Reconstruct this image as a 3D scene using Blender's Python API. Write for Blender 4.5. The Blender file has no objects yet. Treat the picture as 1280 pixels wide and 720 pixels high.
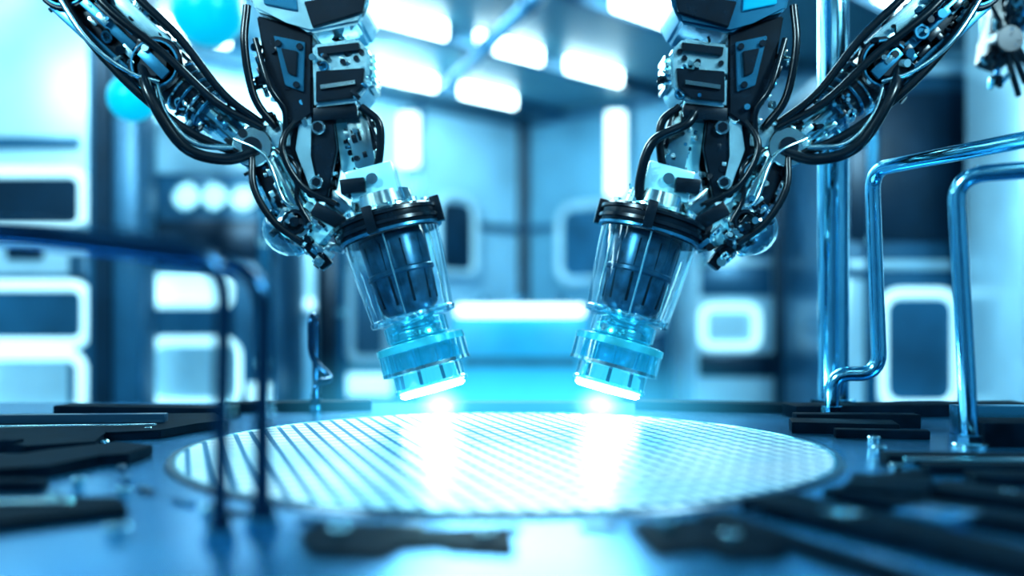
import bpy, bmesh, math, random
from mathutils import Vector, Matrix, Quaternion
random.seed(7)
scene = bpy.context.scene
V = Vector

# ------------------------------------------------------------------ materials
def mat_base(name):
    m = bpy.data.materials.new(name); m.use_nodes = True
    nt = m.node_tree; nt.nodes.clear()
    out = nt.nodes.new('ShaderNodeOutputMaterial')
    return m, nt, out

def pbr(name, col, metal=0.0, rough=0.4, emis=None, estr=0.0, noise=0.12, nscale=8.0, spec=0.5, bump=0.0):
    m, nt, out = mat_base(name)
    b = nt.nodes.new('ShaderNodeBsdfPrincipled')
    nt.links.new(b.outputs[0], out.inputs[0])
    tc = nt.nodes.new('ShaderNodeTexCoord')
    n = nt.nodes.new('ShaderNodeTexNoise'); n.inputs['Scale'].default_value = nscale
    n.inputs['Detail'].default_value = 4
    nt.links.new(tc.outputs['Object'], n.inputs['Vector'])
    r = nt.nodes.new('ShaderNodeValToRGB')
    r.color_ramp.elements[0].position = 0.3; r.color_ramp.elements[1].position = 0.7
    r.color_ramp.elements[0].color = tuple(c*(1-noise) for c in col)+(1,)
    r.color_ramp.elements[1].color = tuple(min(1, c*(1+noise)) for c in col)+(1,)
    nt.links.new(n.outputs['Fac'], r.inputs[0]); nt.links.new(r.outputs[0], b.inputs['Base Color'])
    b.inputs['Metallic'].default_value = metal
    b.inputs['Roughness'].default_value = rough
    b.inputs['Specular IOR Level'].default_value = spec
    if emis:
        b.inputs['Emission Color'].default_value = tuple(emis)+(1,)
        b.inputs['Emission Strength'].default_value = estr
    if bump:
        bp = nt.nodes.new('ShaderNodeBump'); bp.inputs['Strength'].default_value = bump
        bp.inputs['Distance'].default_value = 0.01
        nt.links.new(n.outputs['Fac'], bp.inputs['Height']); nt.links.new(bp.outputs[0], b.inputs['Normal'])
    return m

def emit(name, col, s):
    m, nt, out = mat_base(name)
    e = nt.nodes.new('ShaderNodeEmission'); e.inputs[0].default_value = tuple(col)+(1,); e.inputs[1].default_value = s
    nt.links.new(e.outputs[0], out.inputs[0]); return m

def thin_glass(name, tint, gloss_base=0.06, emis=None, es=0.0, rough=0.03):
    m, nt, out = mat_base(name)
    t = nt.nodes.new('ShaderNodeBsdfTransparent'); t.inputs[0].default_value = tuple(tint)+(1,)
    g = nt.nodes.new('ShaderNodeBsdfGlossy'); g.inputs['Roughness'].default_value = rough
    g.inputs[0].default_value = (0.85, 0.97, 1, 1)
    lw = nt.nodes.new('ShaderNodeLayerWeight'); lw.inputs[0].default_value = 0.35
    ma = nt.nodes.new('ShaderNodeMath'); ma.operation = 'MULTIPLY_ADD'
    ma.inputs[1].default_value = 0.85; ma.inputs[2].default_value = gloss_base; ma.use_clamp = True
    nt.links.new(lw.outputs['Facing'], ma.inputs[0])
    p = nt.nodes.new('ShaderNodeMath'); p.operation = 'POWER'; p.inputs[1].default_value = 1.6
    nt.links.new(ma.outputs[0], p.inputs[0])
    mx = nt.nodes.new('ShaderNodeMixShader')
    nt.links.new(p.outputs[0], mx.inputs[0]); nt.links.new(t.outputs[0], mx.inputs[1]); nt.links.new(g.outputs[0], mx.inputs[2])
    last = mx
    if emis:
        e = nt.nodes.new('ShaderNodeEmission'); e.inputs[0].default_value = tuple(emis)+(1,); e.inputs[1].default_value = es
        ad = nt.nodes.new('ShaderNodeAddShader')
        nt.links.new(mx.outputs[0], ad.inputs[0]); nt.links.new(e.outputs[0], ad.inputs[1]); last = ad
    nt.links.new(last.outputs[0], out.inputs[0])
    return m

M = {}
M['steel'] = pbr('polished_steel', (0.60, 0.90, 0.98), 1.0, 0.17, noise=0.1, nscale=30)
M['chrome'] = pbr('chrome_tube', (0.28, 0.74, 0.95), 1.0, 0.10, noise=0.05)
M['darkchrome'] = pbr('dark_chrome_tube', (0.015, 0.075, 0.15), 0.9, 0.18, noise=0.1)
M['white'] = pbr('pale_alloy', (0.40, 0.70, 0.80), 0.75, 0.22, noise=0.25, nscale=20)
M['icy'] = pbr('icy_enamel', (0.36, 0.80, 0.92), 0.3, 0.2, noise=0.1)
M['blue'] = pbr('blue_grey_metal', (0.035, 0.20, 0.33), 0.8, 0.25, noise=0.2)
M['black'] = pbr('black_anodised', (0.003, 0.011, 0.020), 0.2, 0.24, noise=0.3, nscale=40, spec=0.45)
M['slab'] = pbr('black_oxide_plate', (0.001, 0.007, 0.014), 0.0, 0.5, noise=0.3, nscale=40, spec=0.02)
M['rubber'] = pbr('black_rubber', (0.002, 0.007, 0.012), 0.0, 0.25, noise=0.3, spec=0.35)
M['cyan'] = pbr('cyan_anodised', (0.01, 0.45, 0.68), 0.6, 0.2, (0.0, 0.5, 0.8), 0.12)
M['stage'] = pbr('stage_steel', (0.035, 0.24, 0.44), 0.85, 0.26, noise=0.2, nscale=5, bump=0.02)
M['barrel'] = pbr('lens_barrel', (0.014, 0.08, 0.14), 0.5, 0.3, noise=0.5, nscale=60)
M['glass'] = thin_glass('clear_glass', (0.80, 0.95, 0.99), 0.14)
M['cyanglass'] = thin_glass('cyan_glass', (0.30, 0.78, 0.90), 0.26, (0.02, 0.40, 0.58), 0.13, 0.06)
M['glow'] = pbr('lit_cyan_optic', (0.03, 0.34, 0.46), 0.4, 0.15, (0.03, 0.48, 0.66), 0.25, noise=0.5, nscale=25)
M['paleglow'] = emit('laser_optic_glow', (0.16, 0.72, 0.90), 0.9)
M['hot'] = emit('laser_aperture', (0.75, 0.98, 1.0), 12.0)
M['lamp'] = emit('ceiling_lamp_diffuser', (0.66, 0.93, 1.0), 9.0)
M['walllamp'] = emit('wall_lamp_diffuser', (0.60, 0.92, 1.0), 3.0)
M['softlit'] = pbr('light_boosted_white', (0.8, 0.92, 0.97), 0, 0.3, (0.42, 0.86, 1.0), 0.9, noise=0.03)  # emission stands in for strong light on white paint; also indicator lamps
M['cyanlit'] = pbr('cyan_bokeh_globe', (0.0, 0.30, 0.45), 0.1, 0.3, (0.0, 0.46, 0.66), 0.7, spec=0.2)  # glowing colour for the blurred cyan bokeh balls
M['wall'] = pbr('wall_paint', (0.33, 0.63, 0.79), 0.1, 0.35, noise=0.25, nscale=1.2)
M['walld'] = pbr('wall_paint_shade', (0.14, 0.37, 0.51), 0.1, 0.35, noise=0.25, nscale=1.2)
M['ceil'] = pbr('ceiling_paint', (0.08, 0.25, 0.33), 0.1, 0.4, noise=0.15, nscale=1.2)
M['floor'] = pbr('floor_epoxy', (0.12, 0.32, 0.45), 0.0, 0.2, noise=0.1)
M['navy'] = pbr('navy_panel', (0.005, 0.035, 0.068), 0.3, 0.3, noise=0.3, nscale=4)
M['mid'] = pbr('mid_blue_panel', (0.025, 0.135, 0.235), 0.3, 0.3, noise=0.3, nscale=3)
M['pale'] = pbr('pale_panel', (0.47, 0.75, 0.88), 0.2, 0.3, noise=0.15, nscale=3)
M['bench'] = pbr('cyan_glow_bench_front', (0.02, 0.38, 0.64), 0.1, 0.35, (0.0, 0.35, 0.6), 0.30)  # emission puts the cyan glow between the heads into the bench front

def wafer_mat():
    m, nt, out = mat_base('patterned_wafer')
    N = nt.nodes; L = nt.links
    b = N.new('ShaderNodeBsdfPrincipled'); L.new(b.outputs[0], out.inputs[0])
    tc = N.new('ShaderNodeTexCoord'); mp = N.new('ShaderNodeMapping')
    mp.inputs['Rotation'].default_value = (0, 0, math.radians(-19))
    L.new(tc.outputs['Object'], mp.inputs[0])
    sp = N.new('ShaderNodeSeparateXYZ'); L.new(mp.outputs[0], sp.inputs[0])
    def line(sock, period, width):
        a = N.new('ShaderNodeMath'); a.operation = 'DIVIDE'; a.inputs[1].default_value = period; L.new(sock, a.inputs[0])
        f = N.new('ShaderNodeMath'); f.operation = 'FRACT'; L.new(a.outputs[0], f.inputs[0])
        c = N.new('ShaderNodeMath'); c.operation = 'LESS_THAN'; c.inputs[1].default_value = width; L.new(f.outputs[0], c.inputs[0])
        return c.outputs[0]
    l1 = line(sp.outputs[0], 0.021, 0.30)
    l2 = line(sp.outputs[1], 0.030, 0.15)
    mx = N.new('ShaderNodeMath'); mx.operation = 'MAXIMUM'; L.new(l1, mx.inputs[0]); L.new(l2, mx.inputs[1])
    n = N.new('ShaderNodeTexNoise'); n.inputs['Scale'].default_value = 3.0; L.new(tc.outputs['Object'], n.inputs[0])
    r = N.new('ShaderNodeValToRGB')
    r.color_ramp.elements[0].color = (0.50, 0.83, 0.95, 1); r.color_ramp.elements[1].color = (0.92, 0.98, 1, 1)
    r.color_ramp.elements[0].position = .35; r.color_ramp.elements[1].position = .6
    L.new(n.outputs['Fac'], r.inputs[0])
    c = N.new('ShaderNodeMix'); c.data_type = 'RGBA'
    L.new(mx.outputs[0], c.inputs['Factor']); L.new(r.outputs[0], c.inputs['A'])
    c.inputs['B'].default_value = (0.015, 0.12, 0.22, 1)
    L.new(c.outputs['Result'], b.inputs['Base Color'])
    for nm, k in (('Metallic', 0.4), ('Specular IOR Level', 0.5)):
        q = N.new('ShaderNodeMath'); q.operation = 'MULTIPLY_ADD'; q.inputs[1].default_value = -k*.9; q.inputs[2].default_value = k
        L.new(mx.outputs[0], q.inputs[0]); L.new(q.outputs[0], b.inputs[nm])
    b.inputs['Roughness'].default_value = 0.30
    return m
M['wafer'] = wafer_mat()

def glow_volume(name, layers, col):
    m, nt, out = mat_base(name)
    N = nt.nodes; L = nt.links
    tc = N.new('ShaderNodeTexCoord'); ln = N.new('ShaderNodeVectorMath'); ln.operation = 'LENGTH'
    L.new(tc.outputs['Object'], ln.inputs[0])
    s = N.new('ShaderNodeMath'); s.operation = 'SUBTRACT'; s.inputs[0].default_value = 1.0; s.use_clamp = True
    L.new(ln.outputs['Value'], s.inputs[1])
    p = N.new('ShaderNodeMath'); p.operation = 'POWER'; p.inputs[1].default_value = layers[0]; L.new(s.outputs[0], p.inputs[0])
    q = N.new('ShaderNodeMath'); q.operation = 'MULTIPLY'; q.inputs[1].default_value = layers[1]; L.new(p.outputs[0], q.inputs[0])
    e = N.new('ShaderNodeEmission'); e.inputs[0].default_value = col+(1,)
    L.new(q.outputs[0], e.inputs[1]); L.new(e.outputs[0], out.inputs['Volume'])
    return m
M['vol'] = glow_volume('bloom_halo', (2.2, 6.5), (0.08, 0.62, 1.0))  # emissive volume imitating lens bloom and flare around the laser tips
M['vol2'] = glow_volume('bloom_halo_core', (2.6, 75.0), (0.45, 0.88, 1.0))  # brighter centre of the imitated bloom

# ------------------------------------------------------------------ geometry kit
def frame(d):
    d = V(d).normalized()
    up = V((0, 1, 0)) if abs(d.y) < 0.95 else V((1, 0, 0))
    x = up.cross(d).normalized(); y = d.cross(x).normalized()
    return x, y, d

def merge(bm, tmp):
    me = bpy.data.meshes.new('tmp'); tmp.to_mesh(me); tmp.free()
    bm.from_mesh(me); bpy.data.meshes.remove(me)

def obox(bm, mtx, size, bev=0.0):
    t = bmesh.new(); bmesh.ops.create_cube(t, size=1.0)
    bmesh.ops.scale(t, vec=size, verts=t.verts)
    if bev > 0:
        bev = min(bev, min(size)*0.45)
        bmesh.ops.bevel(t, geom=list(t.edges), offset=bev, segments=2, affect='EDGES', profile=0.6)
    bmesh.ops.transform(t, matrix=mtx, verts=t.verts)
    merge(bm, t)

def box(bm, lo, hi, bev=0.0):
    lo = V(lo); hi = V(hi); c = (lo+hi)/2
    obox(bm, Matrix.Translation(c), tuple(abs(a) for a in (hi-lo)), bev)

def rbox(bm, c, size, ang, bev=0.0):
    obox(bm, Matrix.Translation(V(c)) @ Matrix.Rotation(ang, 4, 'Z'), size, bev)

def beam(bm, p0, p1, w, dp, bev=0.002):
    p0 = V(p0); p1 = V(p1); x, y, z = frame(p1-p0)
    m = Matrix((x, y, z)).transposed().to_4x4(); m.translation = (p0+p1)/2
    obox(bm, m, (w, dp, (p1-p0).length), bev)

def lathe(bm, prof, o, axis, seg=40):
    o = V(o); x, y, z = frame(axis); rings = []
    for r, t in prof:
        rings.append([bm.verts.new(o+z*t+(x*math.cos(a)+y*math.sin(a))*max(r, 1e-5)) for a in [2*math.pi*i/seg for i in range(seg)]])
    for a, b in zip(rings, rings[1:]):
        for i in range(seg):
            bm.faces.new((a[i], a[(i+1) % seg], b[(i+1) % seg], b[i]))
    if prof[0][0] > 1e-4 and prof[0] != prof[-1]: bm.faces.new(rings[0][::-1])
    if prof[-1][0] > 1e-4 and prof[0] != prof[-1]: bm.faces.new(rings[-1])

def cyl(bm, p0, p1, r0, r1=None, seg=24, bev=0.0):
    r1 = r0 if r1 is None else r1
    p0 = V(p0); p1 = V(p1); h = (p1-p0).length
    if bev: prof = [(r0-bev, 0), (r0, bev), (r1, h-bev), (r1-bev, h)]
    else: prof = [(r0, 0), (r1, h)]
    lathe(bm, prof, p0, p1-p0, seg)

def torus(bm, c, axis, R, r, seg=40, n=10):
    lathe(bm, [(R+r*math.cos(2*math.pi*i/n), r*math.sin(2*math.pi*i/n)) for i in range(n+1)], c, axis, seg)

def ball(bm, c, r, sc=(1, 1, 1)):
    t = bmesh.new(); bmesh.ops.create_uvsphere(t, u_segments=24, v_segments=14, radius=r)
    bmesh.ops.scale(t, vec=sc, verts=t.verts); bmesh.ops.translate(t, vec=V(c), verts=t.verts); merge(bm, t)

def fillet(pts, r, n=8):
    pts = [V(p) for p in pts]; out = [pts[0]]
    for i in range(1, len(pts)-1):
        a, b, c = pts[i-1], pts[i], pts[i+1]
        d0 = (a-b); d1 = (c-b); rr = min(r, d0.length*0.48, d1.length*0.48)
        s = b+d0.normalized()*rr; e = b+d1.normalized()*rr
        for k in range(n+1):
            t = k/n; out.append(s*(1-t)**2+b*2*t*(1-t)+e*t*t)
    out.append(pts[-1]); return out

def smooth(pts, n=6):
    pts = [V(p) for p in pts]; P = [2*pts[0]-pts[1]]+pts+[2*pts[-1]-pts[-2]]; out = []
    for i in range(1, len(P)-2):
        for k in range(n):
            t = k/n; a, b, c, d = P[i-1:i+3]
            out.append(0.5*((2*b)+(c-a)*t+(2*a-5*b+4*c-d)*t*t+(3*b-a-3*c+d)*t**3))
    out.append(pts[-1]); return out

def tube(bm, pts, r, seg=12):
    x, y, z = frame(pts[1]-pts[0]); rings = []; pz = z
    for i, p in enumerate(pts):
        t = (pts[min(i+1, len(pts)-1)]-pts[max(i-1, 0)])
        if t.length < 1e-7: continue
        t.normalize(); q = pz.rotation_difference(t); x = q @ x; y = q @ y; pz = t
        rings.append([bm.verts.new(p+(x*math.cos(a)+y*math.sin(a))*r) for a in [2*math.pi*k/seg for k in range(seg)]])
    for a, b in zip(rings, rings[1:]):
        for i in range(seg): bm.faces.new((a[i], a[(i+1) % seg], b[(i+1) % seg], b[i]))
    bm.faces.new(rings[0][::-1]); bm.faces.new(rings[-1])

def prism(bm, pts, ext, bev=0.0):
    t = bmesh.new(); ext = V(ext)
    a = [t.verts.new(V(p)) for p in pts]; b = [t.verts.new(V(p)+ext) for p in pts]; n = len(a)
    t.faces.new(a); t.faces.new(b[::-1])
    for i in range(n): t.faces.new((a[i], b[i], b[(i+1) % n], a[(i+1) % n]))
    if bev: bmesh.ops.bevel(t, geom=list(t.edges), offset=bev, segments=2, affect='EDGES')
    merge(bm, t)

def rr_pts(cx, cz, w, h, r, y, n=6):
    out = []
    for (sx, sz, a0) in ((1, 1, 0), (-1, 1, 90), (-1, -1, 180), (1, -1, 270)):
        for k in range(n+1):
            a = math.radians(a0+90*k/n)
            out.append(V((cx+sx*(w/2-r)+r*math.cos(a), y, cz+sz*(h/2-r)+r*math.sin(a))))
    return out

def rrframe(bm, cx, cz, w, h, y, th=0.03, r=0.05, ext=0.03):
    pts = rr_pts(cx, cz, w, h, r, y-ext/2); pts = pts+[pts[0], pts[1]]
    clean = [pts[0]]
    for p in pts[1:]:
        if (p-clean[-1]).length > 1e-5: clean.append(p)
    tube(bm, clean, th/2, 8)

class Thing:
    def __init__(s, name, origin=(0, 0, 0)):
        s.name = name; s.o = V(origin); s.parts = {}
    def __call__(s, part, mat):
        k = (part, mat)
        if k not in s.parts: s.parts[k] = bmesh.new()
        return s.parts[k]
    def finish(s, single=False):
        objs = []
        for (pn, mt), bm in s.parts.items():
            bmesh.ops.recalc_face_normals(bm, faces=bm.faces)
            bmesh.ops.translate(bm, vec=-s.o, verts=bm.verts)
            nm = s.name if single else pn
            me = bpy.data.meshes.new(nm); bm.to_mesh(me); bm.free()
            me.materials.append(M[mt])
            me.polygons.foreach_set('use_smooth', [True]*len(me.polygons))
            me.set_sharp_from_angle(angle=math.radians(38))
            ob = bpy.data.objects.new(nm, me); scene.collection.objects.link(ob); objs.append(ob)
        if single:
            objs[0].location = s.o; return objs[0]
        e = bpy.data.objects.new(s.name, None); e.empty_display_size = 0.1; e.location = s.o
        scene.collection.objects.link(e)
        for o in objs: o.parent = e
        return e

# ------------------------------------------------------------------ room (45 degrees to the stage)
CZ = 2.70; CAM = 1.07
cor = V((0.1, 7.0, 0)); S = 11.0
e1 = V((1, 1, 0)).normalized(); e2 = V((-1, 1, 0)).normalized()
A = cor; B = cor-e1*S; C = cor-e2*S; D = cor-e1*S-e2*S
def wall(name, p, q, mat):
    t = Thing(name, (p+q)/2); ctr = (A+D)/2
    n = ((p+q)/2-ctr).normalized()*0.1
    prism(t('w', mat), [p, q, q+V((0, 0, CZ)), p+V((0, 0, CZ))], n)
    t.finish(True)
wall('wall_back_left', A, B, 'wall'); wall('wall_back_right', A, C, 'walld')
wall('wall_front_left', B, D, 'wall'); wall('wall_front_right', C, D, 'wall')
t = Thing('floor'); prism(t('f', 'floor'), [A, B, D, C], (0, 0, -0.1)); t.finish(True)
t = Thing('ceiling', (0, 0, CZ)); prism(t('c', 'ceil'), [p+V((0, 0, CZ)) for p in (A, B, D, C)], (0, 0, 0.1)); t.finish(True)
t = Thing('trim_1')
bm = t('panel_joints', 'mid')
for k in range(1, 9):
    for base, dr, n in ((A, -e1, -e2), (A, -e2, -e1)):
        p = base+dr*(k*1.15)
        beam(bm, p+n*0.01+V((0, 0, 0.0)), p+n*0.01+V((0, 0, CZ)), 0.05, 0.03, 0)
for base, dr, n in ((A, -e1, -e2), (A, -e2, -e1)):
    for z in (CZ-0.06, 1.75):
        beam(bm, base+n*0.012+V((0, 0, z)), base+dr*S+n*0.012+V((0, 0, z)), 0.05, 0.05, 0)
beam(t('corner', 'navy'), A-V((0, .05, 0)), A+V((0, -.05, CZ)), 0.09, 0.05, 0)
t.finish()
t = Thing('trim_2', (0, 0, CZ))
for k in range(0, 10):
    p = cor-e2*(k*1.02+0.45)+V((0, 0, CZ-0.03)); beam(t('beams', 'mid'), p, p-e1*S*0.98, 0.07, 0.06, 0)
t.finish()
t = Thing('ceiling_light_panels', (0, 0, CZ))
o = V((-0.57, 4.06, 0))
for i in range(-9, 6):
    for j in range(-6, 5):
        if j != 0 and j != 1 and (i+j) % 2: continue
        c = o+e1*(0.79*i)+e2*(1.02*j)
        r = c-A; a = -r.dot(e1); b2 = -r.dot(e2)
        if not (0.5 < a < S-0.5 and 0.4 < b2 < S-0.4): continue
        beam(t('diffuser', 'lamp'), c-e1*0.27+V((0, 0, CZ-0.02)), c+e1*0.27+V((0, 0, CZ-0.02)), 0.15, 0.02, 0)
t.finish()
t = Thing('ceiling_pipe', (0, 4.5, 2.57))
d = (V((0.04, 3.57, 0))-V((-0.457, 5.25, 0))).normalized()
p0 = V((-0.457, 5.25, 2.55)); p1 = p0+d*4.0
cyl(t('pipe', 'blue'), p0, p1, 0.045)
for k in range(5):
    q = p0+d*(0.3+k*0.8); cyl(t('clamps', 'blue'), q-d*0.03, q+d*0.03, 0.055); cyl(t('hangers', 'steel'), q, V((q.x, q.y, CZ)), 0.01)
t.finish()

def wall_frame(name, base, dr, n, s0, s1, z0, z1, pane, fr):
    t = Thing(name, base+dr*(s0+s1)/2+V((0, 0, (z0+z1)/2)))
    c = [base+dr*s0+n*0.03+V((0, 0, z0)), base+dr*s1+n*0.03+V((0, 0, z0)), base+dr*s1+n*0.03+V((0, 0, z1)), base+dr*s0+n*0.03+V((0, 0, z1))]
    prism(t('pane', pane), c, n*0.01)
    tube(t('frame', fr), fillet([(c[0]+c[1])/2]+c[1:]+[c[0], (c[0]+c[1])/2], 0.15), 0.04, 8)
    t.finish()
wall_frame('window_1', A, -e2, -e1, 0.45, 1.1, 1.3, 1.9, 'mid', 'pale')
wall_frame('door_1', A, -e2, -e1, 1.75, 2.7, 0.0, 2.05, 'navy', 'pale')
wall_frame('window_2', A, -e1, -e2, 0.6, 1.0, 1.35, 1.95, 'navy', 'pale')
wall_frame('window_3', A, -e1, -e2, 1.5, 2.6, 1.1, 2.1, 'pale', 'softlit')
for base, dr, n, s, z0, z1 in ((A, -e2, -e1, 1.05, 1.95, 2.6), (A, -e1, -e2, 1.3, 2.15, 2.55)):
    t = Thing('wall_lamp', base+dr*s+V((0, 0, 2.3)))
    q = base+dr*s+n*0.06
    beam(t('diffuser', 'walllamp'), q+V((0, 0, z0)), q+V((0, 0, z1)), 0.14, 0.05, .01)
    beam(t('bracket', 'steel'), q-n*.04+V((0, 0, z0-.03)), q-n*.04+V((0, 0, z1+.03)), 0.18, 0.03, .005)
    t.finish()

# ------------------------------------------------------------------ background machines
def cabinet(name, x0, x1, y, dep, z1, body, feats):
    t = Thing(name, ((x0+x1)/2, y+dep/2, 0))
    box(t('body', body), (x0, y, 0), (x1, y+dep, z1), 0.02)
    box(t('plinth', 'navy'), (x0+.02, y-0.01, 0), (x1-.02, y+.05, 0.12))
    box(t('cap', 'pale'), (x0, y-0.02, z1-0.03), (x1, y+dep, z1+0.02), 0.01)
    for f in feats:
        k = f[0]
        if k == 'win':
            _, cx, cz, w, h, pane, fr = f
            prism(t('pane_'+pane, pane), rr_pts(cx, cz, w, h, min(w, h)*0.25, y-0.012), (0, 0.01, 0))
            rrframe(t('frame_'+fr, fr), cx, cz, w, h, y-0.01, 0.05, min(w, h)*0.25)
        elif k == 'pan':
            _, a, b, c, d, m = f; box(t('panel_'+m, m), (a, y-0.02, c), (b, y+0.005, d), 0.008)
        elif k == 'dot':
            _, cx, cz, r = f
            cyl(t('lamps', 'softlit'), (cx, y-0.03, cz), (cx, y, cz), r, bev=0.01); torus(t('bezels', 'steel'), (cx, y-0.02, cz), (0, 1, 0), r*1.15, r*0.15)
        elif k == 'duct':
            _, a, z0, z2, r = f; cyl(t('ducts', 'blue'), (a, y-r, z0), (a, y-r, z2), r); 
            for zz in (z0, (z0+z2)/2, z2-.03): cyl(t('duct_clamps', 'steel'), (a, y-r, zz), (a, y-r, zz+.03), r*1.2)
    t.finish()
cabinet('process_cabinet', -2.95, -1.72, 2.8, 0.55, 2.42, 'pale', [
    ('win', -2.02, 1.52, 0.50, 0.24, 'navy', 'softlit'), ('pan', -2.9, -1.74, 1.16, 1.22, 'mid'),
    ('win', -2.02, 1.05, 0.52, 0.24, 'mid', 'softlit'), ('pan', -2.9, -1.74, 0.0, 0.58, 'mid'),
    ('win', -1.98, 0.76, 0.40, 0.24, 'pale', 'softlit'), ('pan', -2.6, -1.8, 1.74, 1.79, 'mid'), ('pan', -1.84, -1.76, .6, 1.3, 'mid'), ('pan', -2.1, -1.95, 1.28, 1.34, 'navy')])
t = Thing('support_column', (-1.58, 2.55, 0))
box(t('shaft', 'mid'), (-1.64, 2.50, 0), (-1.44, 2.70, CZ), 0.02)
box(t('rail', 'navy'), (-1.60, 2.47, 0), (-1.54, 2.50, CZ)); box(t('foot', 'steel'), (-1.68, 2.46, 0), (-1.40, 2.74, 0.05))
t.finish()
cabinet('control_cabinet', -1.78, -1.12, 3.4, 0.6, 1.95, 'mid', [
    ('dot', -1.55, 1.61, 0.055), ('dot', -1.42, 1.61, 0.055), ('dot', -1.28, 1.60, 0.055),
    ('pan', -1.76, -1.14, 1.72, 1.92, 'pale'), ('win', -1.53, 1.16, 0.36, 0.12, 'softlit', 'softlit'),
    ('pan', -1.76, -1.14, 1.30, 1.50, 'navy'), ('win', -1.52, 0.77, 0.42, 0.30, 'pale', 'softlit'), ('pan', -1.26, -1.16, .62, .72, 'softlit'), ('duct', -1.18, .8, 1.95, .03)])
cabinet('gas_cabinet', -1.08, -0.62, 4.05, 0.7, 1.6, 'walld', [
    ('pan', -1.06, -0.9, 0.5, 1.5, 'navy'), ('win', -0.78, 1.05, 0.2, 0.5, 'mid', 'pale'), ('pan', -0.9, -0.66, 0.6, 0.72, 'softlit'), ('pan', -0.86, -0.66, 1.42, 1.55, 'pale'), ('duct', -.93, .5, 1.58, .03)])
t = Thing('light_table', (0.05, 4.9, 0))
box(t('top', 'walllamp'), (-0.34, 4.6, 1.03), (0.44, 5.3, 1.10), 0.02)
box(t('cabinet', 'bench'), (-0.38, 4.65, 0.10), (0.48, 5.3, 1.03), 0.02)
box(t('drawer', 'mid'), (-0.30, 4.63, 0.72), (0.40, 4.66, 0.78)); box(t('plinth', 'navy'), (-0.36, 4.68, 0), (0.46, 5.28, 0.1))
for x in (-.2, .05, .30): cyl(t('instruments', 'mid'), (x, 4.9, 1.10), (x, 4.9, 1.16), .05, .03, bev=.005)
t.finish()
cabinet('inspection_cabinet', 0.95, 1.37, 3.8, 0.7, 1.95, 'pale', [
    ('win', 1.13, 0.98, 0.28, 0.2, 'pale', 'softlit'), ('pan', 0.98, 1.35, 1.14, 1.30, 'mid'), ('pan', 1.22, 1.35, 1.34, 1.9, 'mid'), ('pan', .97, 1.36, .72, .84, 'navy'), ('duct', 1.0, 1.3, 1.95, .03)])
cabinet('etching_cabinet', 1.38, 1.98, 2.9, 0.8, 2.1, 'mid', [
    ('pan', 1.43, 1.94, 1.36, 2.0, 'navy'), ('pan', 1.43, 1.9, 1.24, 1.28, 'pale'), ('win', 1.73, 0.90, 0.32, 0.48, 'mid', 'softlit'), ('pan', 1.40, 1.50, 0.6, 1.2, 'pale'), ('duct', 1.53, .6, 2.1, .025)])
cabinet('wafer_storage_cabinet', 1.86, 2.9, 2.3, 0.45, 2.5, 'pale', [
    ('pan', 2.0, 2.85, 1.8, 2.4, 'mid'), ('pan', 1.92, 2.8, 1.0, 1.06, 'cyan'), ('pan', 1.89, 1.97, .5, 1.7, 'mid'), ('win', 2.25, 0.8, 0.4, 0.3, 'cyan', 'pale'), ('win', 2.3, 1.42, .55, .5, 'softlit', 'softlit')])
cabinet('pump_cabinet', 0.62, 0.92, 4.4, 0.5, 1.28, 'mid', [('win', 0.77, 1.05, 0.2, 0.2, 'navy', 'pale')])

# ------------------------------------------------------------------ stage and wafer
TZ = 0.90
t = Thing('wafer_stage', (0, 0, 0.9))
box(t('deck', 'stage'), (-1.3, -0.78, 0.86), (1.3, 0.60, TZ-0.004), 0.004)
box(t('base', 'mid'), (-1.2, -0.68, 0.08), (1.2, 0.52, 0.86), 0.02)
box(t('base_plinth', 'navy'), (-1.15, -0.63, 0), (1.15, 0.47, 0.08))
wc = V((-0.008, -0.005, TZ)); RW = 0.388
lathe(t('chuck_ring', 'navy'), [(RW+.0025, -0.004), (RW+.0025, -0.0005), (RW+.010, -0.0005), (RW+.012, -0.004)], wc, (0, 0, 1), 128)
lathe(t('chuck_lip', 'steel'), [(RW+.0005, -0.004), (RW+.0005, 0.0008), (RW+.003, 0.0008), (RW+.003, -0.004)], wc, (0, 0, 1), 128)
def plate(pts, h=0.010, mat='slab', z=TZ-0.004, part='clamp_plates'):
    prism(t(part, mat), [V((x, y, z)) for x, y in pts], (0, 0, h), 0.0015)
plate([(-1.05, .26), (-.761, .235), (-.60, .29), (-.466, .311), (-.416, .207), (-.45, .17), (-.473, .091), (-.538, .067), (-.511, -.021), (-.579, -.06), (-.70, .02), (-1.05, .05)], 0.012)
plate([(-1.0, -.12), (-.55, -.12), (-.539, -.085), (-.486, -.021), (-.43, -.05), (-.432, -.12), (-.46, -.13), (-.481, -.205), (-.52, -.22), (-.55, -.24), (-1.0, -.20)], 0.012)
plate([(-.9, -.33), (-.43, -.35), (-.35, -.343), (-.322, -.394), (-.36, -.42), (-.42, -.47), (-.9, -.46)], 0.008)
plate([(-.162, -.466), (-.154, -.43), (-.095, -.439), (-.09, -.452), (-.04, -.455), (-.031, -.447), (.0, -.458), (.003, -.527), (-.046, -.515), (-.05, -.50), (-.081, -.504), (-.088, -.538), (-.143, -.527)], 0.004)
plate([(.095, -.439), (.155, -.424), (.196, -.466), (.190, -.538), (.15, -.54), (.14, -.51), (.101, -.527)], 0.004)
def bar(a, b, w, h, mat='slab', z=TZ-0.004, part='rails'):
    a = V((a[0], a[1], z+h/2)); b = V((b[0], b[1], z+h/2)); d = b-a
    obox(t(part, mat), Matrix.Translation((a+b)/2) @ Matrix.Rotation(math.atan2(d.y, d.x), 4, 'Z'), (d.length, w, h), 0.002)
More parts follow.
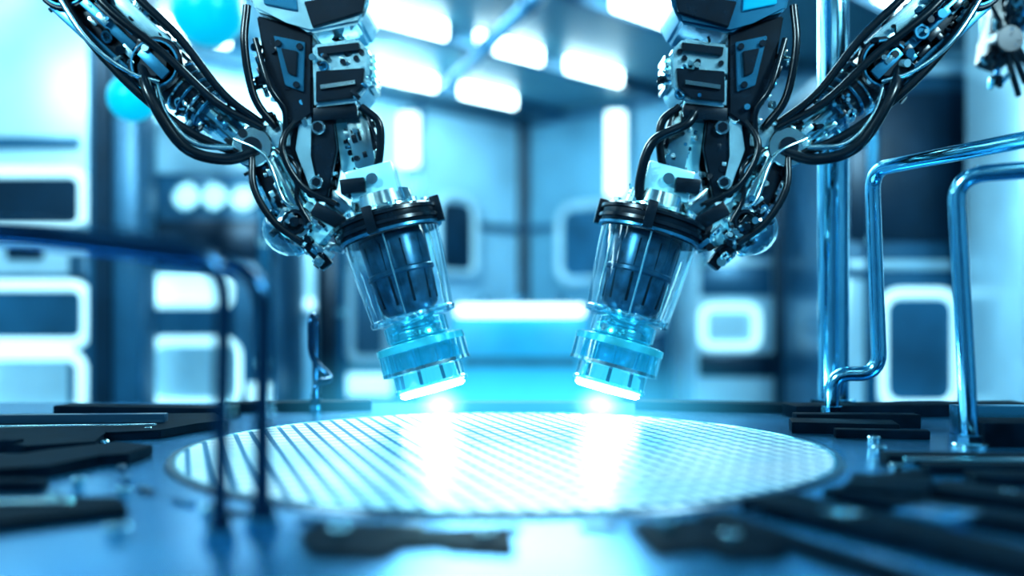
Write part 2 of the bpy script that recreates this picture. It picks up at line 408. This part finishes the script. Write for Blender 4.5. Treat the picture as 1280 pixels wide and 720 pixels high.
# right-front: one slotted plate plus lower shelf
bar((.225, -.35), (.42, -.70), .060, .010); bar((.165, -.405), (.28, -.66), .030, .006)
bar((.300, -.31), (.56, -.66), .040, .010)
bar((.40, -.29), (.66, -.58), .055, .010); bar((.33, -.40), (.36, -.44), .05, .0105, 'stage'); bar((.262, -.41), (.275, -.433), .03, .0108, 'steel')
bar((.40, .18), (.54, .15), .06, .016); bar((.42, .23), (.60, .22), .03, .020); bar((.44, .11), (.56, .09), .02, .012)
bar((.42, -.115), (.75, -.14), .035, .012); bar((.44, -.175), (.80, -.20), .030, .010); bar((.46, -.235), (.80, -.29), .04, .010)
bar((.43, -.145), (.80, -.17), .006, .012, 'steel'); bar((.60, .05), (1.1, .02), .07, .03); bar((.62, .15), (1.1, .12), .03, .04, 'blue')
bar((.33, -.27), (.40, -.29), .05, .012); bar((.31, -.31), (.37, -.345), .035, .014); bar((.37, -.25), (.42, -.22), .02, .010)
bar((-.95, .16), (-.50, .19), .02, .024, 'navy'); bar((-.95, -.01), (-.60, -.03), .02, .016, 'slab')
bar((-.8, -.40), (-.38, -.37), .008, .010, 'steel'); bar((-.7, -.285), (-.45, -.275), .02, .010, 'slab'); bar((-.8, .12), (-.5, .15), .01, .014, 'steel')
bar((-.40, -.56), (-.34, -.66), .05, .008); bar((-.1, .47), (.15, .47), .05, .014); bar((-.5, .45), (-.25, .50), .05, .014); bar((.22, .50), (.5, .43), .05, .014)
bar((-.75, .40), (-.45, .36), .05, .016); bar((.45, .36), (.85, .40), .06, .02)
rnd = random.Random(3)
for (x, y) in [(-.42, -.27), (-.47, -.08), (-.52, .02), (-.50, .12), (-.36, -.31), (-.25, -.40), (-.13, -.475), (-.02, -.48), (.12, -.46), (.16, -.50), (.27, -.40), (.34, -.29),
               (.38, -.26), (.44, -.05), (.46, .02), (.43, .17), (.50, .16), (.40, -.20), (.52, -.12), (.50, -.18), (-.30, -.47), (.30, -.46), (.45, -.33), (-.44, .24), (-.40, -.36)]:
    r = rnd.uniform(.005, .009); h = rnd.uniform(.004, .010)
    cyl(t('screw_heads', 'steel'), (x, y, TZ-0.004), (x, y, TZ+h), r, bev=0.0015)
    cyl(t('screw_sockets', 'black'), (x, y, TZ+h-0.001), (x, y, TZ+h+0.0006), r*0.5, seg=6)
for k in range(14):
    a = math.radians(200+k*10); R = 0.445
    x, y = wc.x+R*math.cos(a), R*math.sin(a)
    rbox(t('edge_clamps', 'blue' if k % 2 else 'navy'), (x, y, TZ-0.002), (0.03, 0.008, 0.004), a+math.pi/2, 0.001)
t.finish()
t = Thing('silicon_wafer', wc)
lathe(t('w', 'wafer'), [(0.0, -0.0035), (RW-.001, -0.0035), (RW, -0.002), (RW-.0005, 0.0), (0.0, 0.0)], wc, (0, 0, 1), 128)
t.finish(True)

# ------------------------------------------------------------------ robot arms
def build_arm(name, mir):
    K = 1/789.0
    def p(u, v, w=0.0):
        if mir: u = 1300-u
        return V(((u-640)*K, 0.32+w*K, CAM+(387-v)*K))
    sg = -1 if mir else 1
    t = Thing(name, p(400, -400))
    th = math.radians(15.5)
    ax = V((sg*math.sin(th), -0.04, -math.cos(th))).normalized()
    o = p(485, 280)
    def L(part, mat, prof, seg=48): lathe(t(part, mat), [(r*K, s*K) for r, s in prof], o, ax, seg)
    L('head_neck', 'steel', [(30, -38), (38, -36), (40, -20), (46, -17), (46, -10)])
    L('head_flange', 'black', [(50, -14), (60, -12), (64, -8), (64, 12), (60, 18), (40, 18)])
    for s in (-6, 6): L('head_flange_ring', 'black', [(64, s-3), (67, s-2), (67, s+2), (64, s+3)])
    L('head_flange_lip', 'blue', [(63, 12), (65, 13), (65, 16), (60, 17)])
    fx, fy, fz = frame(ax)
    for k in range(12):
        a = 2*math.pi*k/12+.2; q = o+(fx*math.cos(a)+fy*math.sin(a))*54*K
        cyl(t('flange_bolts', 'steel'), q-ax*18*K, q-ax*12*K, 5*K, seg=8)
        q2 = o+(fx*math.cos(a)+fy*math.sin(a))*66*K
        if k % 3 == 0:
            beam(t('flange_lugs', 'black'), q2-ax*16*K, q2+ax*16*K, 12*K, 12*K, 0.001)
    L('glass_jar', 'glass', [(60, 16), (59, 40), (55, 90), (52, 118)])
    L('jar_rim', 'glass', [(52, 116), (54, 118), (53, 123), (47, 124), (46, 119), (52, 116)])
    L('jar_floor', 'glass', [(50, 121), (28, 123), (24, 121)])
    L('lens_barrel', 'barrel', [(40, 16), (42, 22), (40, 60), (42, 62), (42, 66), (39, 68), (35, 108), (28, 116)])
    for k in range(10):
        a = 2*math.pi*k/10; dq = (fx*math.cos(a)+fy*math.sin(a))
        beam(t('barrel_fins', 'black'), o+dq*40*K+ax*26*K, o+dq*35*K+ax*104*K, 3*K, 4*K, 0)
    for k in range(3):
        a = 2*math.pi*k/3+0.6; dq = (fx*math.cos(a)+fy*math.sin(a))
        tube(t('jar_rods', 'steel'), [o+dq*51*K+ax*16*K, o+dq*47*K+ax*120*K], 1.4*K, 8)
    L('collar', 'steel', [(26, 112), (28, 122), (25, 126), (25, 132), (34, 135), (36, 138), (36, 148), (30, 151)])
    L('collar_band', 'cyanglass', [(30, 124), (40, 128), (40, 146), (32, 150)])
    L('optic_ring', 'cyanglass', [(30, 149), (51, 151), (55, 154), (55, 184), (51, 187), (44, 188), (44, 206)])
    L('optic_inner_ring', 'cyanglass', [(47, 156), (47, 182)])
    L('optic_band', 'glow', [(49, 150), (55.5, 152), (56, 160), (49, 161)])
    L('optic_band_mid', 'steel', [(49, 181), (55.5, 182), (55.5, 186), (45, 188), (45, 181)])
    L('optic_core', 'glow', [(18, 150), (28, 158), (34, 164), (34, 176), (28, 184)])
    for k in range(9):
        a = 2*math.pi*k/9; dq = (fx*math.cos(a)+fy*math.sin(a))
        cyl(t('optic_posts', 'steel'), o+dq*41*K+ax*154*K, o+dq*41*K+ax*186*K, 2.4*K, seg=8)
        beam(t('optic_vanes', 'blue'), o+dq*40*K+ax*188*K, o+dq*41*K+ax*204*K, 4*K, 3*K, 0)
    L('optic_core_low', 'paleglow', [(26, 186), (37, 192), (38, 206)])
    L('nozzle', 'cyanglass', [(44, 204), (46, 206), (46, 210), (40, 214)])
    L('aperture', 'hot', [(41, 209), (41, 214), (37, 217), (0, 218)])
    # ---- wrist above the head
    beam(t('wrist_block', 'icy'), p(474, 250), p(464, 212), 58*K, 60*K, 0.004)
    beam(t('wrist_block_dark', 'black'), p(448, 246, -10), p(446, 228, -10), 30*K, 58*K, 0.002)
    cyl(t('wrist_pin', 'steel'), p(470, 228, -36), p(470, 228, 36), 7*K)
    beam(t('wrist_plates', 'steel'), p(462, 220, -16), p(446, 138, -16), 26*K, 8*K, 0.001)
    beam(t('wrist_plates', 'steel'), p(462, 220, 16), p(446, 138, 16), 26*K, 8*K, 0.001)
    beam(t('wrist_core', 'icy'), p(438, 215), p(430, 150), 18*K, 20*K, 0.001)
    cyl(t('piston', 'steel'), p(478, 214, -10), p(458, 160, -10), 5*K)
    cyl(t('piston_sleeve', 'black'), p(470, 190, -10), p(456, 150, -10), 9*K)
    for w in (-26, 18):
        prism(t('fork', 'black'), [p(376, 140, w), p(420, 145, w), p(426, 190, w), p(414, 250, w), p(390, 250, w), p(368, 190, w)], (0, 10*K, 0), 0.002)
    prism(t('fork_face', 'white'), [p(382, 148, -30), p(396, 150, -30), p(394, 200, -30), p(404, 240, -30), p(394, 240, -30), p(376, 192, -30)], (0, 5*K, 0), 0.001)
    for (u, v, r) in ((404, 165, 9), (402, 232, 8)):
        cyl(t('fork_pins', 'steel'), p(u, v, -32), p(u, v, 32), r*K, bev=0.001); cyl(t('fork_pin_heads', 'black'), p(u, v, -34), p(u, v, -31), r*.7*K, seg=6)
    beam(t('fork_link', 'steel'), p(405, 235), p(436, 266), 16*K, 20*K)
    # ---- joint box
    prism(t('joint_box', 'white'), [p(398, 66, -38), p(452, 58, -38), p(468, 74, -38), p(466, 118, -38), p(452, 136, -38), p(400, 142, -38)], (0, 76*K, 0), 0.004)
    prism(t('joint_box_panel', 'black'), [p(404, 100, -44), p(462, 96, -44), p(460, 118, -44), p(446, 132, -44), p(404, 137, -44)], (0, 10*K, 0), 0.001)
    beam(t('joint_box_slots', 'steel'), p(410, 120, -46), p(452, 114, -46), 5*K, 5*K, 0)
    beam(t('joint_box_slots', 'black'), p(406, 76, -42), p(456, 70, -42), 9*K, 6*K, 0)
    for (u, v) in ((408, 90), (452, 84), (458, 76), (436, 88)): cyl(t('box_bolts', 'black'), p(u, v, -43), p(u, v, -37), 3.5*K, seg=8)
    for k in range(5):
        beam(t('joint_box_vents', 'steel'), p(470, 78+k*9, -24), p(470, 78+k*9, 24), 5*K, 6*K, 0)
    beam(t('joint_collar', 'black'), p(398, 150), p(452, 146), 16*K, 66*K, .001)
    # ---- upper housing up to the gantry
    prism(t('housing', 'blue' if mir else 'white'), [p(318, -60, -50), p(470, -60, -50), p(470, 18, -50), p(458, 44, -50), p(398, 56, -50), p(372, 40, -50), p(330, 28, -50)], (0, 100*K, 0), 0.005)
    prism(t('housing_panel', 'cyan' if mir else 'blue'), [p(336, -50, -54), p(378, -50, -54), p(384, 30, -54), p(344, 22, -54)], (0, 8*K, 0), 0.001)
    prism(t('housing_cover', 'black' if mir else 'icy'), [p(396, -50, -53), p(460, -50, -53), p(462, 2, -53), p(400, 12, -53)], (0, 6*K, 0), 0.001)
    prism(t('housing_trim', 'black'), [p(392, 20, -56), p(466, 8, -56), p(462, 32, -56), p(402, 50, -56)], (0, 8*K, 0), 0.001)
    prism(t('housing_lower', 'black'), [p(330, 30, -36), p(398, 48, -36), p(398, 150, -36), p(372, 168, -36), p(346, 120, -36)], (0, 72*K, 0), 0.003)
    prism(t('housing_lower_plate', 'blue'), [p(352, 56, -40), p(390, 64, -40), p(388, 124, -40), p(366, 116, -40)], (0, 8*K, 0), 0.001)
    prism(t('housing_lower_inset', 'black'), [p(362, 72, -44), p(382, 76, -44), p(380, 106, -44), p(370, 102, -44)], (0, 6*K, 0), 0.001)
    for (u, v) in ((358, 66), (384, 70), (380, 116)): cyl(t('box_bolts', 'black'), p(u, v, -44), p(u, v, -38), 4*K, seg=8)
    beam(t('upper_column', 'blue'), p(394, -50), p(394, -620), 110*K, 80*K, .006)
    for k in range(6): beam(t('column_bands', 'steel'), p(394, -90-k*90), p(394, -98-k*90), 118*K, 88*K, .002)
    # ---- secondary diagonal limb
    beam(t('upper_limb', 'blue'), p(-160, -300), p(90, -25), 64*K, 56*K, .006)
    cyl(t('shoulder_drop', 'blue'), p(-160, -300), p(-160, -620), 34*K)
    ball(t('shoulder_ball', 'steel'), p(-160, -300), 46*K)
    beam(t('limb_core', 'black'), p(75, -35), p(220, 100), 66*K, 50*K, .005)
    beam(t('limb_cover', 'white'), p(126, -22, -28), p(218, 64, -28), 18*K, 8*K, .002)
    beam(t('limb_cover_low', 'blue'), p(80, 14, -22), p(176, 104, -22), 14*K, 14*K, .002)
    beam(t('limb_cover_mid', 'blue'), p(104, -2, -30), p(196, 84, -30), 12*K, 8*K, .002)
    cyl(t('limb_tube', 'steel'), p(200, 84), p(308, 178), 17*K)
    cyl(t('limb_sleeve', 'black'), p(208, 90), p(258, 134), 33*K, 26*K, bev=.002)
    cyl(t('limb_glass', 'glass'), p(258, 134), p(318, 186), 27*K, 23*K)
    d = (p(300, 172)-p(212, 95)).normalized()
    for k in range(6):
        q = p(214, 96)+d*(k*13*K); torus(t('limb_ribs', 'blue' if k % 2 else 'steel'), q, d, (32-k*1.2)*K, 2.2*K, 24, 6)
    for (u, v, r) in ((96, -12, 36), (206, 88, 34)):
        cyl(t('elbow_hubs', 'black'), p(u, v, -34), p(u, v, 34), r*K, bev=.003)
        cyl(t('elbow_caps', 'black'), p(u, v, -38), p(u, v, -33), r*.5*K, bev=.001)
        beam(t('elbow_bridge', 'blue'), p(u-14, v-14, -38), p(u+16, v+16, -38), 14*K, 6*K, .001)
        torus(t('elbow_rings', 'blue'), p(u, v, -34), (0, 1, 0), r*.82*K, 2.0*K, 24, 6)
    cyl(t('wrist_hub', 'steel'), p(322, 188, -26), p(322, 188, 26), 25*K, bev=.002)
    cyl(t('wrist_hub_cap', 'black'), p(322, 188, -29), p(322, 188, -25), 12*K, bev=.001)
    beam(t('wrist_arm', 'white'), p(312, 176, -6), p(368, 172, -6), 28*K, 30*K, .003)
    beam(t('wrist_arm_dark', 'black'), p(346, 174, -4), p(392, 200, -4), 20*K, 24*K, .002)
    beam(t('forearm', 'black'), p(322, 192, -10), p(364, 276, -10), 22*K, 16*K, .002)
    beam(t('forearm_rail', 'steel'), p(336, 190, -18), p(374, 264, -18), 9*K, 8*K, .001)
    cyl(t('forearm_tube', 'glass'), p(350, 196, 0), p(384, 262, 0), 17*K, 15*K)
    cyl(t('forearm_rod', 'steel'), p(350, 196, 0), p(384, 262, 0), 7*K)
    cyl(t('grip_hub', 'steel'), p(374, 280, -26), p(374, 280, 26), 22*K, bev=.002)
    torus(t('grip_hub_ring', 'black'), p(374, 280, -26), (0, 1, 0), 13*K, 3*K, 24, 6)
    cyl(t('grip_hub_cap', 'black'), p(374, 280, -29), p(374, 280, -25), 6*K)
    beam(t('grip_body', 'icy'), p(378, 264), p(412, 296), 32*K, 34*K, .003)
    beam(t('grip_bracket', 'black'), p(396, 262, -8), p(432, 282, -8), 18*K, 30*K, .002)
    beam(t('grip_finger', 'black'), p(388, 304, -8), p(412, 334, -8), 16*K, 14*K, .002)
    beam(t('grip_finger_b', 'steel'), p(358, 290, 4), p(376, 318, 4), 12*K, 14*K, .002)
    beam(t('grip_tip', 'steel'), p(384, 300, 8), p(428, 312, 8), 10*K, 12*K, .001)
    cyl(t('grip_pin', 'steel'), p(402, 328, -18), p(402, 328, 6), 6*K)
    beam(t('grip_link', 'steel'), p(410, 252, 6), p(434, 296, 6), 12*K, 10*K, .001)
    ball(t('grip_shell', 'glass'), p(366, 286), 38*K, (1, .8, .9))
    rg = random.Random(11 if not mir else 29)
    def greeble(a, b, R, n, sz=1.0):
        a = V(a); b = V(b); x, y, z = frame(b-a)
        for _ in range(n):
            s = rg.random(); an = rg.uniform(0, 2*math.pi); dq = x*math.cos(an)-abs(math.sin(an))*V((0, 1, 0))
            q = a+(b-a)*s+dq*R*K*rg.uniform(.75, 1.05)
            m = rg.choice(['steel', 'black', 'black', 'steel', 'blue', 'white', 'black'])
            l = rg.uniform(5, 18)*K*sz; w = rg.uniform(3, 8)*K*sz
            r2 = rg.random()
            if r2 < .5: beam(t('fittings_'+m, m), q-z*l/2, q+z*l/2, w, w*1.3, .0006)
            elif r2 < .8: cyl(t('fittings_'+m, m), q, q+dq.normalized()*l*.7, w*.7, seg=10)
            else: torus(t('fittings_'+m, m), q, dq, w*.9, w*.3, 14, 6)
    greeble(p(90, -25), p(212, 95), 38, 120, 1.1); greeble(p(212, 95), p(312, 178), 26, 55)
    greeble(p(322, 190), p(368, 276), 18, 50, .9); greeble(p(350, 260), p(420, 316), 26, 80, .9)
    greeble(p(345, 60), p(376, 160), 32, 44); greeble(p(400, 70), p(460, 130), 42, 40, .8)
    greeble(p(395, 150), p(400, 240), 24, 50, .8); greeble(p(440, 140), p(466, 225), 20, 40, .8)
    greeble(p(430, 246), p(520, 250), 14, 20, .7); greeble(p(330, -30), p(465, 30), 46, 14)
    def cable(pts, r=3.2, m='rubber'): tube(t('cables_'+m, m), smooth([p(*q) for q in pts]), r*K, 10)
    cable([(60, -60, -30), (112, 36, -44), (180, 116, -46), (250, 172, -30), (318, 200, -20)], 5.5)
    cable([(90, -60, -34), (150, 20, -50), (220, 78, -46), (280, 135, -34), (335, 165, -24)], 5)
    cable([(140, -60, -34), (186, 6, -50), (240, 60, -46), (290, 125, -34), (335, 160, -24)], 5)
    cable([(190, 90, -30), (206, 130, -50), (244, 190, -44), (290, 204, -30), (330, 192, -22)], 7)
    cable([(205, 100, -30), (222, 150, -40), (256, 186, -40), (300, 190, -30)], 3.5, 'steel')
    cable([(320, 20, -40), (318, 70, -44), (328, 130, -36), (352, 165, -26)], 5)
    cable([(456, 140, -30), (478, 160, -30), (478, 200, -26), (470, 222, -20)], 5)
    cable([(322, 200, -24), (326, 240, -30), (350, 280, -30), (384, 306, -24)], 4.5)
    cable([(350, 190, -20), (380, 215, -34), (378, 250, -30), (392, 280, -26)], 3)
    cable([(380, 150, -30), (362, 190, -40), (384, 236, -34), (424, 258, -24)], 4)
    cable([(330, 60, -40), (350, 120, -50), (366, 150, -40), (360, 200, -30)], 3.5)
    cable([(70, -30, -40), (130, 60, -56), (176, 100, -50), (214, 112, -40)], 3, 'steel')
    cable([(300, 178, -26), (340, 200, -34), (360, 250, -30), (372, 262, -28)], 2.2, 'steel')
    if mir: cable([(440, 150, -40), (452, 165, -46), (490, 185, -44), (504, 225, -36), (504, 262, -26)], 6)
    return t.finish(), o, ax
arms = [build_arm('robotic_arm', False), build_arm('robotic_arm', True)]

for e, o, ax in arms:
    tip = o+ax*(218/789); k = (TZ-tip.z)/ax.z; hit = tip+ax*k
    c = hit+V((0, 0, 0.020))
    for nm, sc, mt, off in (('halo_volume', (0.34, 0.20, 0.115), 'vol', 0), ('halo_volume_core', (0.055, 0.055, 0.040), 'vol2', .0)):  # added volumes that put the bloom halo into the scene
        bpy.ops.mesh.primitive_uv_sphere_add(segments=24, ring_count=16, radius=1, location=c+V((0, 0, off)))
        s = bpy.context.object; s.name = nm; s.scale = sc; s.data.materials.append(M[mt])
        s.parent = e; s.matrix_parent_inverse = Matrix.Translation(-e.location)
    ld = bpy.data.lights.new('laser_spill', 'POINT'); ld.energy = 1.9; ld.color = (0.25, 0.82, 1.0); ld.shadow_soft_size = 0.02
    lo = bpy.data.objects.new('laser_spill', ld); scene.collection.objects.link(lo); lo.location = tip+ax*k*0.45-e.location; lo.parent = e

t = Thing('overhead_gantry', (0, 0.35, 2.35))
box(t('beam', 'blue'), (-1.25, 0.20, 2.345), (1.25, 0.46, 2.47), 0.01)
box(t('rail', 'steel'), (-1.25, 0.18, 2.36), (1.25, 0.20, 2.39), 0.002)
for x in (-1.15, 1.15): box(t('posts', 'blue'), (x-.05, .28, 2.47), (x+.05, .38, CZ), .005)
t.finish()

def add_bokeh_globe(x, y, z, r):
    t = Thing('bokeh_globe', (x, y, z))  # added globe imitating a blurred bokeh ball; socket and stem invented
    ball(t('globe', 'cyanlit'), (x, y, z), r)
    cyl(t('socket', 'black'), (x, y, z+r*.85), (x, y, z+r*1.4), r*.5, r*.35)
    cyl(t('stem', 'steel'), (x, y, z+r*1.4), (x, y, CZ), 0.008)
    t.finish()
add_bokeh_globe(-0.95, 1.2, 1.60, 0.060); add_bokeh_globe(-0.76, 1.2, 1.82, 0.09)

def sm(x, y, z): return V((x*1.22-.015, y+.42, 1.085+(z-1.07)*1.22))
t = Thing('sensor_arm', sm(0.82, 0.2, 1.6))
beam(t('stem', 'blue'), V((sm(.84, .3, 0).x, .72, 2.68)), sm(0.80, 0.25, 1.5), 0.07, 0.07, .004)
beam(t('head', 'black'), sm(0.80, 0.25, 1.56), sm(0.76, 0.2, 1.44), 0.05, 0.06, .01)
cyl(t('lens', 'black'), sm(0.77, 0.16, 1.47), sm(0.77, 0.24, 1.47), 0.026, bev=.002); cyl(t('hub', 'blue'), sm(0.81, 0.2, 1.55), sm(0.81, 0.3, 1.55), 0.03, bev=.002)
rg = random.Random(5)
for _ in range(120):
    s = rg.random(); q = sm(0.75+s*.07+rg.uniform(-.015, .015), 0.2-rg.random()*.03, 1.41+s*.2+rg.uniform(-.02, .02)); m = rg.choice(['steel', 'black', 'black', 'black', 'blue'])
    beam(t('fittings_'+m, m), q, q+V((rg.uniform(-.015, .015), -.01, rg.uniform(.006, .02))), .008, .008, .0006)
for k in range(3):
    tube(t('cable', 'rubber'), smooth([sm(0.83, .2, 1.7), sm(0.76-k*.012, .18, 1.58), sm(0.77+k*.01, .17, 1.45), sm(0.80+k*.01, .2, 1.39+k*.02)]), .006)
t.finish()

def pipe_obj(name, pts, r, fr, mat, bases):
    pts = [V(q)+V((0, 0, .0065)) if abs(q[2]-.9) < 1e-6 else V(q) for q in pts]
    t = Thing(name, pts[0]); tube(t('tube', mat), fillet(pts, fr), r, 16)
    for b in bases:
        cyl(t('base_flange', 'steel' if mat == 'chrome' else 'blue'), V((b[0], b[1], TZ-.004)), V((b[0], b[1], TZ+.006)), r*2.0, bev=.001)
        cyl(t('base_nut', mat), V((b[0], b[1], TZ+.005)), V((b[0], b[1], TZ+.016)), r*1.5, seg=6)
    t.finish()
pipe_obj('bent_guard_rail', [(-.218, -.484, .9), (-.214, -.484, 1.113), (-.345, -.53, 1.128), (-.62, -.56, 1.128), (-.62, -.56, .9)], .0062, .04, 'darkchrome', [(-.218, -.484), (-.62, -.56)])
pipe_obj('bent_guard_rail', [(-.198, -.44, .9), (-.196, -.44, 1.104), (-.40, -.44, 1.128), (-.70, -.44, 1.128), (-.70, -.44, .9)], .0068, .04, 'darkchrome', [(-.198, -.44), (-.70, -.44)])
pipe_obj('bent_steel_pipe', [(.51, .33, .9), (.51, .33, .968), (.578, .31, .968), (.566, .31, 1.29), (.68, .0, 1.290), (.95, -.25, 1.290), (.95, -.25, .9)], .0115, .035, 'chrome', [(.51, .33), (.95, -.25)])
pipe_obj('bent_steel_pipe', [(.563, -.02, .9), (.545, -.02, 1.235), (.70, -.10, 1.238), (.88, -.34, 1.238), (.88, -.34, .9)], .0105, .035, 'chrome', [(.563, -.02), (.88, -.34)])
pipe_obj('vertical_pipe', [(.552, .45, .9), (.552, .45, 2.34)], .026, .01, 'chrome', [(.552, .45)])
pipe_obj('drain_hose', [(-.34, .46, .9), (-.34, .46, .945), (-.315, .50, .945), (-.36, .52, .98), (-.36, .52, 1.06), (-.36, .56, 1.06), (-.36, .56, .9)], .006, .03, 'darkchrome', [(-.34, .46), (-.36, .56)])

# ------------------------------------------------------------------ lights
def area(name, loc, tgt, size, e, col=(.56, .89, 1)):
    ld = bpy.data.lights.new(name, 'AREA'); ld.size = size; ld.energy = e; ld.color = col
    o = bpy.data.objects.new(name, ld); scene.collection.objects.link(o); o.location = loc
    o.rotation_euler = (V(tgt)-V(loc)).to_track_quat('-Z', 'Y').to_euler()
area('added_key_light', (-1.8, -1.3, 2.5), (-.2, .3, 1.2), 0.45, 75)  # unseen key lights, left and right, added for highlights on the arms
area('added_key_light', (1.8, -1.3, 2.5), (.2, .3, 1.2), 0.45, 75)
area('back_light', (0.0, 2.4, 2.6), (0, .2, .9), 1.4, 70)  # unseen light added for bright reflections on the wafer
area('added_wall_fill', (-1.0, 4.6, 2.6), (-1.2, 5.8, 1.8), 0.6, 75)  # unseen fill added to brighten the back left wall
area('added_cabinet_fill', (-2.0, 1.5, 2.6), (-2.2, 2.8, 1.6), 0.6, 20)  # unseen fill added to brighten the process cabinet
w = bpy.data.worlds.new('World'); scene.world = w; w.use_nodes = True
w.node_tree.nodes['Background'].inputs[0].default_value = (.3, .6, .8, 1); w.node_tree.nodes['Background'].inputs[1].default_value = 0.3

cd = bpy.data.cameras.new('camera'); cam = bpy.data.objects.new('camera', cd); scene.collection.objects.link(cam)
cam.location = (0, -1.2, CAM); cam.rotation_euler = (math.radians(90), 0, 0)
cd.lens = 33.75; cd.sensor_width = 36; cd.shift_y = 27/1280; cd.clip_start = 0.02
cd.dof.use_dof = True; cd.dof.focus_distance = 1.38; cd.dof.aperture_fstop = 1.2
scene.camera = cam
scene.view_settings.view_transform = 'Standard'
try:
    scene.view_settings.look = 'Medium High Contrast'
except Exception:
    print('look not available')
scene.view_settings.exposure = 0.15
